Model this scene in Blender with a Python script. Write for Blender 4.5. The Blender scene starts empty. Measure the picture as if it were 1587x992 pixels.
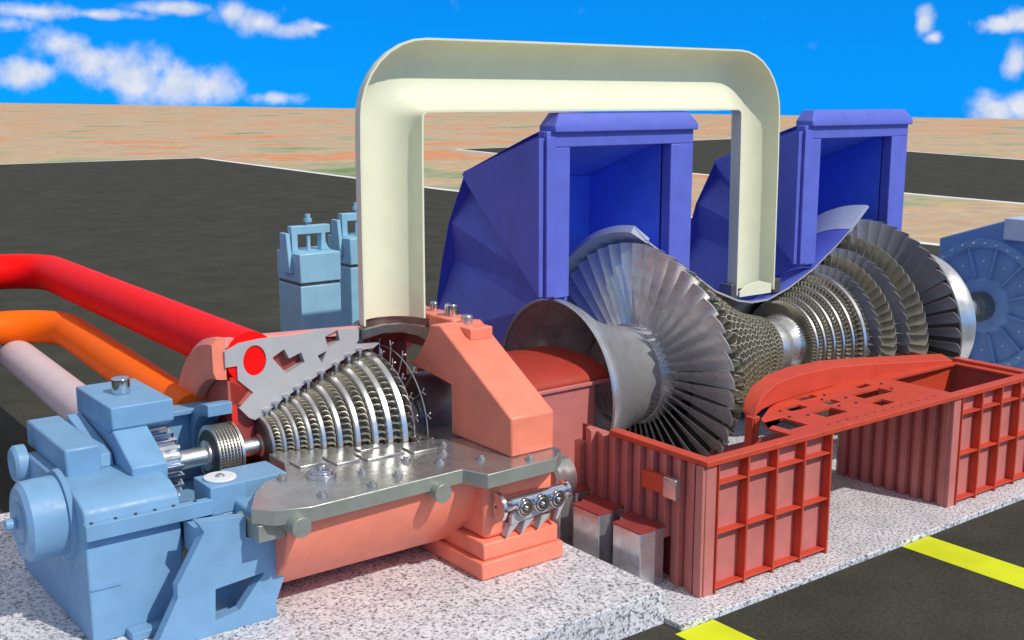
import bpy, bmesh, math, random
from mathutils import Vector, Matrix
from mathutils.geometry import tessellate_polygon
random.seed(7)
sc = bpy.context.scene
C = sc.collection
PI = math.pi
cos, sin = math.cos, math.sin

# ------------------------------------------------------------------ camera
cd = bpy.data.cameras.new('camera'); cam = bpy.data.objects.new('camera', cd); C.objects.link(cam)
R = Matrix(((0.795794869, 0.114417214, -0.594658917),
            (-0.605566286, 0.150359480, -0.781461132),
            (0.0, 0.981988151, 0.188942509)))
cam.matrix_world = Matrix.Translation((0, -14.0, 4.60291294)) @ R.to_4x4()
cd.sensor_fit = 'HORIZONTAL'; cd.sensor_width = 36; cd.lens = 1798.26 / 1587 * 36
cd.clip_start = 0.1; cd.clip_end = 9000
sc.camera = cam

# ------------------------------------------------------------------ materials
def lin(c):
    return tuple(((v / 255) / 12.92 if v <= 10 else ((v / 255 + .055) / 1.055) ** 2.4) for v in c)

def mat(name, col, rough=.45, metal=0.0, var=.08, vscale=3.0, bump=0.0, bscale=60, coat=0.0, spec=.5, rvar=.12):
    m = bpy.data.materials.new(name); m.use_nodes = True
    nt = m.node_tree; b = nt.nodes['Principled BSDF']
    b.inputs['Roughness'].default_value = rough; b.inputs['Metallic'].default_value = metal
    b.inputs['Coat Weight'].default_value = coat
    b.inputs['Specular IOR Level'].default_value = spec
    tc = nt.nodes.new('ShaderNodeTexCoord')
    n = nt.nodes.new('ShaderNodeTexNoise'); n.inputs['Scale'].default_value = vscale; n.inputs['Detail'].default_value = 6
    nt.links.new(tc.outputs['Object'], n.inputs['Vector'])
    r = nt.nodes.new('ShaderNodeMapRange'); r.inputs[1].default_value = .3; r.inputs[2].default_value = .7
    r.inputs[3].default_value = 1 - var; r.inputs[4].default_value = 1 + var
    nt.links.new(n.outputs['Fac'], r.inputs[0])
    mx = nt.nodes.new('ShaderNodeVectorMath'); mx.operation = 'SCALE'
    mx.inputs[0].default_value = col
    nt.links.new(r.outputs[0], mx.inputs['Scale']); nt.links.new(mx.outputs[0], b.inputs['Base Color'])
    n2 = nt.nodes.new('ShaderNodeTexNoise'); n2.inputs['Scale'].default_value = vscale * 3.1; n2.inputs['Detail'].default_value = 8
    nt.links.new(tc.outputs['Object'], n2.inputs['Vector'])
    r2 = nt.nodes.new('ShaderNodeMapRange'); r2.inputs[1].default_value = .3; r2.inputs[2].default_value = .7
    r2.inputs[3].default_value = max(.03, rough - rvar); r2.inputs[4].default_value = min(1, rough + rvar)
    nt.links.new(n2.outputs['Fac'], r2.inputs[0]); nt.links.new(r2.outputs[0], b.inputs['Roughness'])
    if bump:
        n3 = nt.nodes.new('ShaderNodeTexNoise'); n3.inputs['Scale'].default_value = bscale; n3.inputs['Detail'].default_value = 3
        nt.links.new(tc.outputs['Object'], n3.inputs['Vector'])
        bp = nt.nodes.new('ShaderNodeBump'); bp.inputs['Strength'].default_value = bump; bp.inputs['Distance'].default_value = .01
        nt.links.new(n3.outputs['Fac'], bp.inputs['Height']); nt.links.new(bp.outputs[0], b.inputs['Normal'])
    return m

M = {}
M['salmon'] = mat('salmon_paint', lin((246, 138, 110)), .42)
M['salmon_pink'] = mat('pink_red_paint', lin((240, 150, 138)), .42)
M['red'] = mat('red_paint', lin((202, 72, 46)), .48)
M['red_pink'] = mat('faded_red_paint', lin((200, 120, 112)), .45)
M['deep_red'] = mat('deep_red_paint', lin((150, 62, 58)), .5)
M['cover_red_shaded'] = mat('cone_shaded_red_paint', lin((172, 62, 46)), .5, spec=.3)  # red darkened to stand in for the steel cone's shadow on the cover
M['chest_red'] = mat('steam_chest_red_paint', lin((214, 44, 22)), .45)
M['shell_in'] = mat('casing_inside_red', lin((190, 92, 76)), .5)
M['blue'] = mat('light_blue_paint', lin((120, 163, 198)), .45, spec=.35)
M['hood'] = mat('royal_blue_paint', lin((98, 110, 206)), .45)
M['hood_in'] = mat('hood_inside_blue', lin((84, 124, 244)), .5)
M['cream'] = mat('cream_paint', lin((230, 231, 202)), .55, var=.03, spec=.25)
M['cut'] = mat('machined_cut_face', lin((190, 187, 186)), .45, .2, var=.04)
M['pipe_red'] = mat('bright_red_paint', lin((250, 14, 14)), .55, var=.03, rvar=.05, spec=.15)
M['pipe_orange'] = mat('bright_orange_paint', lin((255, 106, 6)), .55, var=.03, rvar=.05, spec=.15)
M['pipe_pale'] = mat('pale_pink_paint', lin((208, 192, 194)), .5, var=.04, spec=.25)
M['steel'] = mat('brushed_steel', (.66, .65, .63), .33, .9, vscale=4, rvar=.06)
M['bell'] = mat('spun_steel', (.64, .63, .62), .29, .72, vscale=2.2, var=.06, rvar=.06)
M['chrome'] = mat('polished_steel', (.75, .75, .77), .14, 1.0, rvar=.05)
M['flange'] = mat('ground_flange_steel', (.50, .50, .49), .28, .8, vscale=2.5, var=.12, rvar=.08)
M['flange_edge'] = mat('flange_edge_steel', (.34, .36, .31), .4, .4)
M['blade'] = mat('grey_blade_steel', (.62, .605, .59), .34, .62, vscale=2, var=.08)
M['dark_blade'] = mat('dark_blade_steel', (.34, .35, .38), .4, .4, vscale=2, var=.12)
M['khaki'] = mat('bronzed_blade_steel', (.54, .50, .38), .38, .5, vscale=5, var=.15)
M['rotor_core'] = mat('dark_rotor_core', (.10, .095, .09), .5, .7)
M['block'] = mat('satin_grey_steel', (.62, .62, .63), .26, .8, vscale=1.6, var=.05)
M['valve'] = mat('pale_blue_paint', lin((144, 194, 216)), .45)
M['gen'] = mat('slate_blue_paint', lin((116, 152, 200)), .45)
M['gen_pale'] = mat('pale_grey_blue_paint', lin((190, 200, 222)), .45)
M['white'] = mat('white_enamel', (.82, .82, .84), .3, var=.03)
M['dark'] = mat('dark_recess', (.05, .05, .055), .6)
M['gunmetal'] = mat('gunmetal', (.19, .2, .2), .35, .7)

# ------------------------------------------------------------------ helpers
def finish(me, bevel):
    pass

def obj(name, bm, m, parent=None, bevel=0.0, smooth=35, kind=None, label=None, recalc=True):
    if recalc: bmesh.ops.recalc_face_normals(bm, faces=bm.faces)
    me = bpy.data.meshes.new(name); bm.to_mesh(me); bm.free()
    if isinstance(m, (list, tuple)):
        for q in m: me.materials.append(q)
    else: me.materials.append(m)
    if smooth:
        for p in me.polygons: p.use_smooth = True
        me.set_sharp_from_angle(angle=math.radians(smooth))
    o = bpy.data.objects.new(name, me); C.objects.link(o)
    if bevel:
        b = o.modifiers.new('bevel', 'BEVEL'); b.width = bevel; b.segments = 2; b.limit_method = 'ANGLE'
        b.angle_limit = math.radians(40); b.harden_normals = False
    if parent:
        o.parent = parent
        # geometry is authored in world coordinates; keep it there
        o.matrix_parent_inverse = parent_world(parent).inverted()
    if kind: o['kind'] = kind
    if label: o['label'] = label
    return o

def parent_world(p):
    w = Matrix.Translation(p.location) if p.parent is None else Matrix.Identity(4)
    return w

def thing(name, label, cat, loc, group=None):
    o = bpy.data.objects.new(name, None); C.objects.link(o); o.location = loc
    o.empty_display_size = .2
    o['label'] = label; o['category'] = cat
    if group: o['group'] = group
    return o

def part(name, bm, m, parent, **k):
    return obj(name, bm, m, parent, **k)

def box(bm, x0, x1, y0, y1, z0, z1, mi=0):
    vs = [bm.verts.new(p) for p in ((x0,y0,z0),(x1,y0,z0),(x1,y1,z0),(x0,y1,z0),(x0,y0,z1),(x1,y0,z1),(x1,y1,z1),(x0,y1,z1))]
    for f in ((0,3,2,1),(4,5,6,7),(0,1,5,4),(1,2,6,5),(2,3,7,6),(3,0,4,7)):
        bm.faces.new([vs[i] for i in f]).material_index = mi
def B(*a):
    bm = bmesh.new(); box(bm, *a); return bm

def prism(bm, poly, axis, a, b, holes=(), mi=0):
    """extrude a 2-D polygon (with holes) from a to b along an axis; 2-D coords are the two other axes in order"""
    def P(u, v, w):
        return {'x': (w, u, v), 'y': (u, w, v), 'z': (u, v, w)}[axis]
    loops = [list(poly)] + [list(h) for h in holes]
    A = [[bm.verts.new(P(u, v, a)) for u, v in L] for L in loops]
    D = [[bm.verts.new(P(u, v, b)) for u, v in L] for L in loops]
    if len(loops) == 1 :
        bm.faces.new(A[0]).material_index = mi; bm.faces.new(D[0][::-1]).material_index = mi
    else:
        tris = tessellate_polygon([[Vector((u, v, 0)) for u, v in L] for L in loops])
        fa = [v for L in A for v in L]; fd = [v for L in D for v in L]
        for t in tris:
            try:
                bm.faces.new([fa[i] for i in t]).material_index = mi; bm.faces.new([fd[i] for i in t[::-1]]).material_index = mi
            except ValueError: pass
    for L, K in zip(A, D):
        n = len(L)
        for i in range(n):
            j = (i + 1) % n
            bm.faces.new((L[i], L[j], K[j], K[i])).material_index = mi

def PR(poly, axis, a, b, holes=()):
    bm = bmesh.new(); prism(bm, poly, axis, a, b, holes); return bm

def revolve(bm, prof, n=96, a0=0, a1=2*PI, cx=(0, 0), closed=False, caps=False):
    """prof: list of (x, r); angle 0 = +y, pi/2 = +z. revolves round the x axis through (y,z)=cx"""
    full = abs(a1 - a0 - 2*PI) < 1e-6
    m = n if full else n + 1
    rings = []
    for k in range(m):
        a = a0 + (a1 - a0) * k / n
        rings.append([bm.verts.new((x, cx[0] + r*cos(a), cx[1] + r*sin(a))) for x, r in prof])
    L = len(prof)
    for k in range(n):
        q, w = rings[k], rings[(k + 1) % m]
        for i in range(L if closed else L - 1):
            j = (i + 1) % L
            bm.faces.new((q[i], q[j], w[j], w[i]))
    if caps and not full and closed:
        bm.faces.new(rings[0]); bm.faces.new(rings[-1][::-1])
def RV(prof, **k):
    bm = bmesh.new(); revolve(bm, prof, **k); return bm

def cyl(bm, p0, p1, r0, r1=None, n=24, cap=True):
    p0, p1 = Vector(p0), Vector(p1); r1 = r0 if r1 is None else r1
    d = (p1 - p0).normalized()
    u = d.orthogonal().normalized(); v = d.cross(u)
    A = [bm.verts.new(p0 + (u*cos(2*PI*i/n) + v*sin(2*PI*i/n))*r0) for i in range(n)]
    D = [bm.verts.new(p1 + (u*cos(2*PI*i/n) + v*sin(2*PI*i/n))*r1) for i in range(n)]
    for i in range(n):
        j = (i+1) % n; bm.faces.new((A[i], A[j], D[j], D[i]))
    if cap: bm.faces.new(A[::-1]); bm.faces.new(D)
def CY(*a, **k):
    bm = bmesh.new(); cyl(bm, *a, **k); return bm

def tube(bm, pts, r, n=32, cap=True):
    pts = [Vector(p) for p in pts]
    t0 = (pts[1]-pts[0]).normalized(); u = t0.orthogonal().normalized()
    prev = None
    rings = []
    for i, p in enumerate(pts):
        t = (pts[min(i+1, len(pts)-1)] - pts[max(i-1, 0)]).normalized()
        u = (u - t*u.dot(t)).normalized(); v = t.cross(u)
        rings.append([bm.verts.new(p + (u*cos(2*PI*k/n)+v*sin(2*PI*k/n))*r) for k in range(n)])
    for a, b in zip(rings, rings[1:]):
        for k in range(n):
            j = (k+1) % n; bm.faces.new((a[k], a[j], b[j], b[k]))
    if cap: bm.faces.new(rings[0][::-1]); bm.faces.new(rings[-1])

def blade(bm, x, a, r0, r1, c0, c1, s0, s1, camber=.12, th=.012, nr=5, nc=5, lean=0.0):
    """one turbine blade; s = stagger angle (0: chord lies in the disc plane, 90: along the shaft)"""
    grid = []
    for side in (1, -1):
        g = []
        for i in range(nr):
            t = i/(nr-1); r = r0 + (r1-r0)*t; c = c0 + (c1-c0)*t; s = math.radians(s0 + (s1-s0)*t)
            row = []
            for j in range(nc):
                w = j/(nc-1) - .5
                bow = camber*c*(1 - 4*w*w)
                tt = th*(1 - 3.2*w*w)*.5*side*(1.25-.5*t)
                tan = w*c*cos(s) - (bow+tt)*sin(s)
                ax = w*c*sin(s) + (bow+tt)*cos(s)
                ang = a + lean*t
                y = r*cos(ang) - tan*sin(ang); z = r*sin(ang) + tan*cos(ang)
                row.append(bm.verts.new((x + ax, y, z)))
            g.append(row)
        grid.append(g)
    A, D = grid
    for g in grid:
        for i in range(nr-1):
            for j in range(nc-1):
                bm.faces.new((g[i][j], g[i+1][j], g[i+1][j+1], g[i][j+1]))
    for i in range(nr-1):
        for j in (0, nc-1):
            bm.faces.new((A[i][j], A[i+1][j], D[i+1][j], D[i][j]))
    for j in range(nc-1):
        bm.faces.new((A[nr-1][j], A[nr-1][j+1], D[nr-1][j+1], D[nr-1][j]))

def row(x, n, r0, r1, c0, c1, s0, s1, ph=0, **k):
    bm = bmesh.new()
    for i in range(n):
        blade(bm, x, 2*PI*(i+ph)/n, r0, r1, c0, c1, s0, s1, **k)
    return bm

def arcpts(c, r, a0, a1, n):
    return [(c[0] + r*cos(a0+(a1-a0)*i/n), c[1] + r*sin(a0+(a1-a0)*i/n)) for i in range(n+1)]

ZA = -1.95     # asphalt level;  shaft centre line is y = 0, z = 0
# ------------------------------------------------------------------ ground
def plane_poly(name, pts, z, m, kind='structure'):
    bm = bmesh.new(); bm.faces.new([bm.verts.new((x, y, z)) for x, y in pts])
    if bm.faces[:] : pass
    bmesh.ops.recalc_face_normals(bm, faces=bm.faces)
    bm.normal_update()
    for f in list(bm.faces):
        if f.normal.z < 0: f.normal_flip()
    return obj(name, bm, m, kind=kind, smooth=0, recalc=False)

def nodes(name):
    m = bpy.data.materials.new(name); m.use_nodes = True
    return m, m.node_tree, m.node_tree.nodes['Principled BSDF']
def ramp(nt, fac, stops, interp='LINEAR'):
    r = nt.nodes.new('ShaderNodeValToRGB'); r.color_ramp.interpolation = interp
    e = r.color_ramp.elements
    while len(e) < len(stops): e.new(.5)
    for q, (p, c) in zip(e, stops): q.position = p; q.color = (*c, 1)
    nt.links.new(fac, r.inputs[0]); return r
def noise(nt, vec, scale, detail=6, rough=.55):
    n = nt.nodes.new('ShaderNodeTexNoise'); n.inputs['Scale'].default_value = scale
    n.inputs['Detail'].default_value = detail; n.inputs['Roughness'].default_value = rough
    nt.links.new(vec, n.inputs['Vector']); return n

m, nt, b = nodes('desert_ground'); b.inputs['Roughness'].default_value = .95
geo = nt.nodes.new('ShaderNodeNewGeometry')
n1 = noise(nt, geo.outputs['Position'], .045, 8, .62)
r1 = ramp(nt, n1.outputs['Fac'], [(.32, lin((120, 158, 92))), (.40, lin((192, 190, 150))), (.47, lin((228, 192, 148))), (.54, lin((214, 190, 160))), (.585, lin((250, 158, 88))), (.66, lin((220, 190, 156)))])
n2 = noise(nt, geo.outputs['Position'], .6, 8, .7)
r2 = ramp(nt, n2.outputs['Fac'], [(.3, (.58, .57, .55)), (.7, (.86, .86, .86))])
mm = nt.nodes.new('ShaderNodeVectorMath'); mm.operation = 'MULTIPLY'
nt.links.new(r1.outputs[0], mm.inputs[0]); nt.links.new(r2.outputs[0], mm.inputs[1])
nt.links.new(mm.outputs[0], b.inputs['Base Color'])
M['desert'] = m

m, nt, b = nodes('dark_asphalt'); b.inputs['Roughness'].default_value = .95; b.inputs['Specular IOR Level'].default_value = .08
geo = nt.nodes.new('ShaderNodeNewGeometry')
n1 = noise(nt, geo.outputs['Position'], .8, 6, .6); n2 = noise(nt, geo.outputs['Position'], 18, 6, .75)
r1 = ramp(nt, n1.outputs['Fac'], [(.25, (.042, .041, .032)), (.75, (.070, .068, .052))])
r2 = ramp(nt, n2.outputs['Fac'], [(.3, (.6, .6, .6)), (.7, (1.4, 1.4, 1.4))])
mm = nt.nodes.new('ShaderNodeVectorMath'); mm.operation = 'MULTIPLY'
nt.links.new(r1.outputs[0], mm.inputs[0]); nt.links.new(r2.outputs[0], mm.inputs[1])
nt.links.new(mm.outputs[0], b.inputs['Base Color'])
M['asphalt'] = m

m, nt, b = nodes('speckled_granite'); b.inputs['Roughness'].default_value = .5
geo = nt.nodes.new('ShaderNodeNewGeometry')
n1 = noise(nt, geo.outputs['Position'], 23, 6, .75)
r1 = ramp(nt, n1.outputs['Fac'], [(.34, (.03, .03, .035)), (.42, (.15, .15, .16)), (.475, (.66, .66, .68)), (.60, (.86, .86, .88))])
n2 = noise(nt, geo.outputs['Position'], 2.2, 4, .6)
r2 = ramp(nt, n2.outputs['Fac'], [(.3, (.82, .82, .83)), (.7, (1.06, 1.05, 1.06))])
mm = nt.nodes.new('ShaderNodeVectorMath'); mm.operation = 'MULTIPLY'
nt.links.new(r1.outputs[0], mm.inputs[0]); nt.links.new(r2.outputs[0], mm.inputs[1])
nt.links.new(mm.outputs[0], b.inputs['Base Color'])
M['granite'] = m
M['line_white'] = mat('white_line_paint', (.8, .8, .78), .7, vscale=.5)
M['line_yellow'] = mat('yellow_line_paint', lin((214, 222, 14)), .7, vscale=1.2, var=.12)

plane_poly('ground', [(-900, -500), (336, -500), (336, 4000), (-900, 4000)], ZA - .012, M['desert'])
padA = [(-300, -200), (46.5, -200), (46.5, 56), (50, 108), (-300, 112)]
padB = [(62, -60), (98, 0), (117.7, 51.5), (141, 112.5), (85, 108.5), (74.6, 57.8), (70.5, 31)]
def grow(p, d):
    cx = sum(a for a, _ in p)/len(p); cy = sum(c for _, c in p)/len(p)
    out = []
    for i in range(len(p)):
        a, q, c = Vector(p[i-1]), Vector(p[i]), Vector(p[(i+1) % len(p)])
        e1 = (q-a).normalized(); e2 = (c-q).normalized()
        n1 = Vector((e1.y, -e1.x)); n2 = Vector((e2.y, -e2.x))
        w = (n1+n2); w = w/(w.length**2)*2
        out.append((q.x + w.x*d, q.y + w.y*d))
    return out
plane_poly('pad_border', grow(padA, .75), ZA - .008, M['line_white'])
plane_poly('asphalt_pad', padA, ZA, M['asphalt'])
plane_poly('pad_border', grow(padB, .75), ZA - .008, M['line_white'])
plane_poly('asphalt_pad', padB, ZA, M['asphalt'])
for x in (10.07, 14.79, 19.5):
    plane_poly('road_marking', [(x-.34, -40), (x+.34, -40), (x+.34, -4.56), (x-.34, -4.56)], ZA + .004, M['line_yellow'])
# plinths: two granite slabs
obj('low_granite_plinth', B(9.852, 34, -4.55, 4.2, ZA-.3, -1.87), M['granite'], kind='structure', bevel=.01)
obj('high_granite_plinth', B(-3, 9.85, -4.25, 3.7, ZA-.3, -1.5), M['granite'], kind='structure', bevel=.01)

# ------------------------------------------------------------------ steam pipes
def bend_path(pts, rad, n=10):
    out = [Vector(pts[0])]
    for i in range(1, len(pts)-1):
        p = Vector(pts[i]); a = (Vector(pts[i-1])-p).normalized(); b_ = (Vector(pts[i+1])-p).normalized()
        half = a.angle(b_)/2
        d = rad/math.tan(half)
        s, e = p + a*d, p + b_*d
        c = p + (a+b_).normalized()*(rad/sin(half))
        for k in range(n+1):
            t = k/n
            q = (s-c).slerp(e-c, t) if (s-c).angle(e-c) > 1e-4 else (s-c)
            out.append(c + q)
    out.append(Vector(pts[-1]))
    return out
def steam_pipe(name, label, pts, r, m, rad):
    bm = bmesh.new(); tube(bm, bend_path(pts, rad), r, 40)
    o = obj(name, bm, m, smooth=50); o['label'] = label; o['category'] = 'pipe'; o['group'] = 'steam pipes behind the high pressure casing'
    return o
steam_pipe('steam_pipe', 'thick bright red steam pipe running into the top of the salmon casing', [(6.32, .02, 1.22), (6.32, 10.0, 1.22), (-12, 10.0, 1.22)], .345, M['pipe_red'], .9)
steam_pipe('steam_pipe', 'bright orange steam pipe, middle one of three, passing behind the light blue pedestal', [(5.80, .80, .34), (5.72, 7.6, .5), (-12, 7.6, .5)], .30, M['pipe_orange'], .7)
steam_pipe('steam_pipe', 'pale pinkish white steam pipe, lowest and leftmost of the three', [(5.0, 1.55, 0), (4.90, 8.6, 0), (-12, 8.6, 0)], .30, M['pipe_pale'], .6)

# ------------------------------------------------------------------ valve chests
def valve_chest(label, ox, oy):
    t = thing('valve_chest', label, 'valve', (ox+.4, oy+.4, ZA), 'valve chests behind the crossover pipe')
    part('lower_housing', B(ox, ox+.80, oy, oy+.9, ZA, 1.28), M['valve'], t, bevel=.02)
    part('seam_strip', B(ox+.02, ox+.78, oy+.02, oy+.88, 1.281, 1.33), M['gunmetal'], t)
    bm = B(ox-.01, ox+.81, oy-.01, oy+.91, 1.331, 1.86)
    part('upper_housing', bm, M['valve'], t, bevel=.02)
    bm = bmesh.new()
    prism(bm, [(ox+.02, 1.862), (ox+.02, 2.32), (ox+.80, 2.32), (ox+.80, 2.17), (ox+.70, 2.17), (ox+.70, 2.02), (ox+.75, 1.9), (ox+.80, 1.862), (ox+.60, 1.862), (ox+.62, 2.17), (ox+.14, 2.17), (ox+.14, 1.862)], 'y', oy+.34, oy+.5)
    part('yoke', bm, M['valve'], t, bevel=.01)
    bm = CY((ox+.39, oy+.42, 1.862), (ox+.39, oy+.42, 2.42), .035)
    cyl(bm, (ox+.39, oy+.42, 2.38), (ox+.39, oy+.42, 2.44), .075); cyl(bm, (ox+.39, oy+.42, 2.44), (ox+.39, oy+.42, 2.52), .05)
    part('spindle', bm, M['valve'], t)
    bm = bmesh.new(); prism(bm, [(oy+.25, 1.5), (oy+.6, 1.5), (oy+.6, 2.2), (oy+.35, 2.2)], 'x', ox-.09, ox-.012)
    part('side_bracket', bm, M['valve'], t, bevel=.008)
    part('foot', B(ox-.1, ox+.9, oy-.1, oy+1.0, ZA, ZA+.12), M['valve'], t, bevel=.01)
    return t
valve_chest('tall pale blue valve chest with yoke and spindle, left of the cream pipe', 9.36, 4.5)
valve_chest('pale blue valve chest with only its left half showing beside the cream pipe leg', 11.22, 6.0)

# ------------------------------------------------------------------ HP casing
hp = thing('turbine_casing', 'salmon cutaway casing of the high pressure turbine with grey cut faces on the granite plinth', 'turbine casing', (7.5, 0, -1.5))
# lower barrel
L = [(-2.36,-.195),(-2.36,-.38),(-2.22,-.78),(-1.85,-1.16),(-1.35,-1.38),(-.8,-1.46),(0,-1.48)]
low = L + [(-a, z) for a, z in L[::-1][1:]]
inner = [(1.25,-.195),(1.1,-.6),(.75,-.98),(0,-1.12),(-.75,-.98),(-1.1,-.6),(-1.25,-.195)][::-1]
part('lower_barrel', PR(low + inner[::-1], 'x', 5.62, 8.45), M['salmon'], hp, bevel=.03, smooth=40)
# joint flange (plan polygon)
fl = [(5.24,-2.2),(5.42,-2.42),(5.82,-2.56),(7.97,-2.49),(8.1,-2.86),(9.22,-2.84),(9.5,-2.6),(9.5,-1.45),(8.75,-1.36),
      (8.3,-1.14),(8.1,-1.11),(7.45,-.84),(6.9,-.62),(6.45,-.44),(6.32,-.42),(6.30,-.9),(6.1,-1.36),(5.78,-1.42),(5.5,-1.75)]
bm = bmesh.new(); prism(bm, fl, 'z', -.19, 0)
bmesh.ops.recalc_face_normals(bm, faces=bm.faces)
for f in bm.faces:
    if abs(f.normal.z) < .5: f.material_index = 1
part('joint_flange', bm, [M['flange'], M['flange_edge']], hp, bevel=.012, smooth=30)
# raised pads on the flange
for i, (x0, x1, y0, y1) in enumerate([(6.35, 6.72, -1.25, -.95), (6.78, 7.12, -1.42, -1.02), (7.18, 7.75, -1.5, -1.18), (7.82, 8.2, -1.6, -1.3), (7.3, 7.62, -1.12,-.95)]):
    part('flange_pad', B(x0, x1, y0, y1, .001, .03), M['flange'], hp, bevel=.008)
for x, y in [(6.0,-1.45),(6.1,-2.3),(6.9,-1.85),(7.2,-2.2),(7.6,-1.75),(7.9,-2.1),(8.15,-1.8),(8.4,-2.3),(8.35,-1.5),(6.75,-2.35),(8.9,-2.68)]:
    bm = CY((x, y, .001), (x, y, .035), .062, n=20); cyl(bm, (x, y, .036), (x, y, .06), .035, n=6)
    part('flange_bolt', bm, M['flange'], hp)
bm = CY((6.43,-1.66,.001), (6.43,-1.66,.05), .19, n=40); cyl(bm, (6.43,-1.66,.051), (6.43,-1.66,.075), .15, n=40)
cyl(bm, (6.43,-1.66,.076), (6.43,-1.66,.15), .07, n=6)
for k in range(8):
    a = k*PI/4; cyl(bm, (6.43+.12*cos(a), -1.66+.12*sin(a), .076), (6.43+.12*cos(a), -1.66+.12*sin(a), .1), .022, n=8)
part('round_cover', bm, M['chrome'], hp, bevel=.004)
for x, z, r_ in ((5.66, -.20, .12), (7.59, -.20, .12)):
    part('locating_boss', CY((x, -2.64, z), (x, -2.30, z), r_, n=32), M['flange_edge'], hp, bevel=.008)
part('corner_block', B(5.28, 5.62, -2.3, -1.7, -.40, -.195), M['flange_edge'], hp, bevel=.01)
# upper shell (far half, y>0) and its open left end
bm = bmesh.new(); revolve(bm, [(5.98, 1.5), (6.3, 1.5), (8.0, 1.43), (8.0, 1.33), (6.2, 1.38), (5.98, 1.38)], n=40, a0=-.15, a1=PI/2-.03, closed=True, caps=True)
part('upper_shell', bm, M['salmon_pink'], hp, smooth=40)
bm = bmesh.new(); revolve(bm, [(5.84, .98), (5.80, 1.08), (5.80, 1.44), (5.88, 1.52), (5.979, 1.52), (5.979, .96)], n=40, a0=-.15, a1=PI/2-.03, closed=True, caps=True)
part('end_ring', bm, M['salmon'], hp, smooth=40)
bm = bmesh.new(); revolve(bm, [(5.985, .62), (6.6, .55), (6.6, .60), (5.985, .95)], n=32, a0=-.15, a1=PI/2-.03, closed=True, caps=True)
part('gland_ring', bm, M['shell_in'], hp, smooth=40)
# inner wall behind the cut face
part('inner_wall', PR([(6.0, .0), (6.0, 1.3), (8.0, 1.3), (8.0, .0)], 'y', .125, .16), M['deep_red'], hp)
def hpx(px, py):   # cut-face outline was measured on the y = 0 plane
    return (px, py)
face = [(5.955,1.345),(6.15,1.43),(6.45,1.455),(6.95,1.44),(7.35,1.46),(7.99,1.41),(7.99,1.28),(7.86,1.12),(8.33,1.13),(8.1,1.10),(7.95,1.12),(7.45,.9),(7.0,.72),(6.7,.56),(6.48,.42),(6.34,.40),(6.26,.43),(6.12,.62),(6.33,.76),(6.14,.96),(6.14,1.14),(5.955,1.14)]
# remove the small overlap so the polygon stays simple
face = [(5.955,1.345),(6.15,1.43),(6.45,1.455),(6.95,1.44),(7.35,1.46),(7.99,1.41),(7.99,1.28),(7.9,1.2),(8.28,1.16),(8.18,1.10),(7.95,1.10),(7.45,.9),(7.0,.70),(6.7,.55),(6.48,.42),(6.34,.36),(6.26,.40),(6.12,.56),(6.33,.74),(6.12,.94),(6.12,1.13),(5.955,1.13)]
bore = arcpts((6.37, 1.17), .165, 0, 2*PI, 24)[:-1]; bore = [(a, 1.17 + (z-1.17)*1.25) for a, z in bore]
h1 = [(6.62,1.17),(6.80,1.27),(6.87,1.13),(7.05,1.19),(7.10,1.05),(6.82,.93)]
h2 = [(7.42,1.36),(7.62,1.43),(7.65,1.28),(7.46,1.21)]
h3 = [(7.30,1.11),(7.44,1.16),(7.36,1.00)]
bm = bmesh.new(); prism(bm, face, 'y', 0, .12, holes=[bore, h1, h2, h3])
part('cut_face', bm, M['cut'], hp, smooth=0)
# nozzle hooks hanging between cut face and rotor
for x, z in [(6.5,.47),(6.64,.55),(6.8,.62),(6.97,.71),(7.13,.78),(7.34,.87),(7.57,.96),(7.77,1.05),(7.95,1.11)]:
    bm = bmesh.new()
    box(bm, x-.02, x+.02, -.03, .11, z-.13, z+.03); box(bm, x-.05, x+.05, -.035, .1, z-.01, z+.02)
    for k in range(1, 8 if x < 7.9 else 1):
        a = PI/2 - k*.16; rr = z
        cyl(bm, (x, rr*cos(a), rr*sin(a)), (x, (rr-.14)*cos(a), (rr-.14)*sin(a)), .018, n=6)
    part('nozzle_hook', bm, M['steel'], hp, smooth=0)
# exhaust end: socket under crossover leg and curved red chamber
bm = bmesh.new(); revolve(bm, [(8.0, 1.30), (8.5, 1.40), (9.2, 1.30), (9.2, 1.22), (8.5, 1.32), (8.0, 1.22)], n=40, a0=-.2, a1=PI/2-.02, closed=True, caps=True)
part('exhaust_chamber', bm, M['shell_in'], hp, smooth=40)
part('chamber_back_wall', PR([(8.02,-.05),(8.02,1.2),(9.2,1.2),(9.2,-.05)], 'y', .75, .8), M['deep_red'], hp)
def vring(bm, cx, cy, r0, r1, z0, z1, a0, a1, n=32, sag=0.0):
    rings = []
    for k in range(n+1):
        a = a0+(a1-a0)*k/n
        dz = -sag*sin(a)
        rings.append([bm.verts.new((cx+r*cos(a), cy+r*sin(a), z+dz)) for r, z in ((r0, z0), (r1, z0), (r1, z1), (r0, z1))])
    for q, w in zip(rings, rings[1:]):
        for i in range(4):
            j = (i+1) % 4; bm.faces.new((q[i], q[j], w[j], w[i]))
    bm.faces.new(rings[0]); bm.faces.new(rings[-1][::-1])
bm = bmesh.new(); vring(bm, 8.55, .0, .53, .60, 1.20, 1.42, -.0, PI)
part('pipe_socket', bm, M['gunmetal'], hp, smooth=40)
bm = bmesh.new()
prism(bm, [(7.98,1.27),(8.3,1.31),(8.6,1.29),(8.9,1.20),(9.05,1.09),(9.14,1.08),(9.12,1.28),(8.9,1.36),(8.6,1.42),(8.3,1.43),(7.98,1.40)], 'y', -.08, -.002)
part('socket_lip', bm, M['gunmetal'], hp, smooth=0, bevel=.006)
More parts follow.
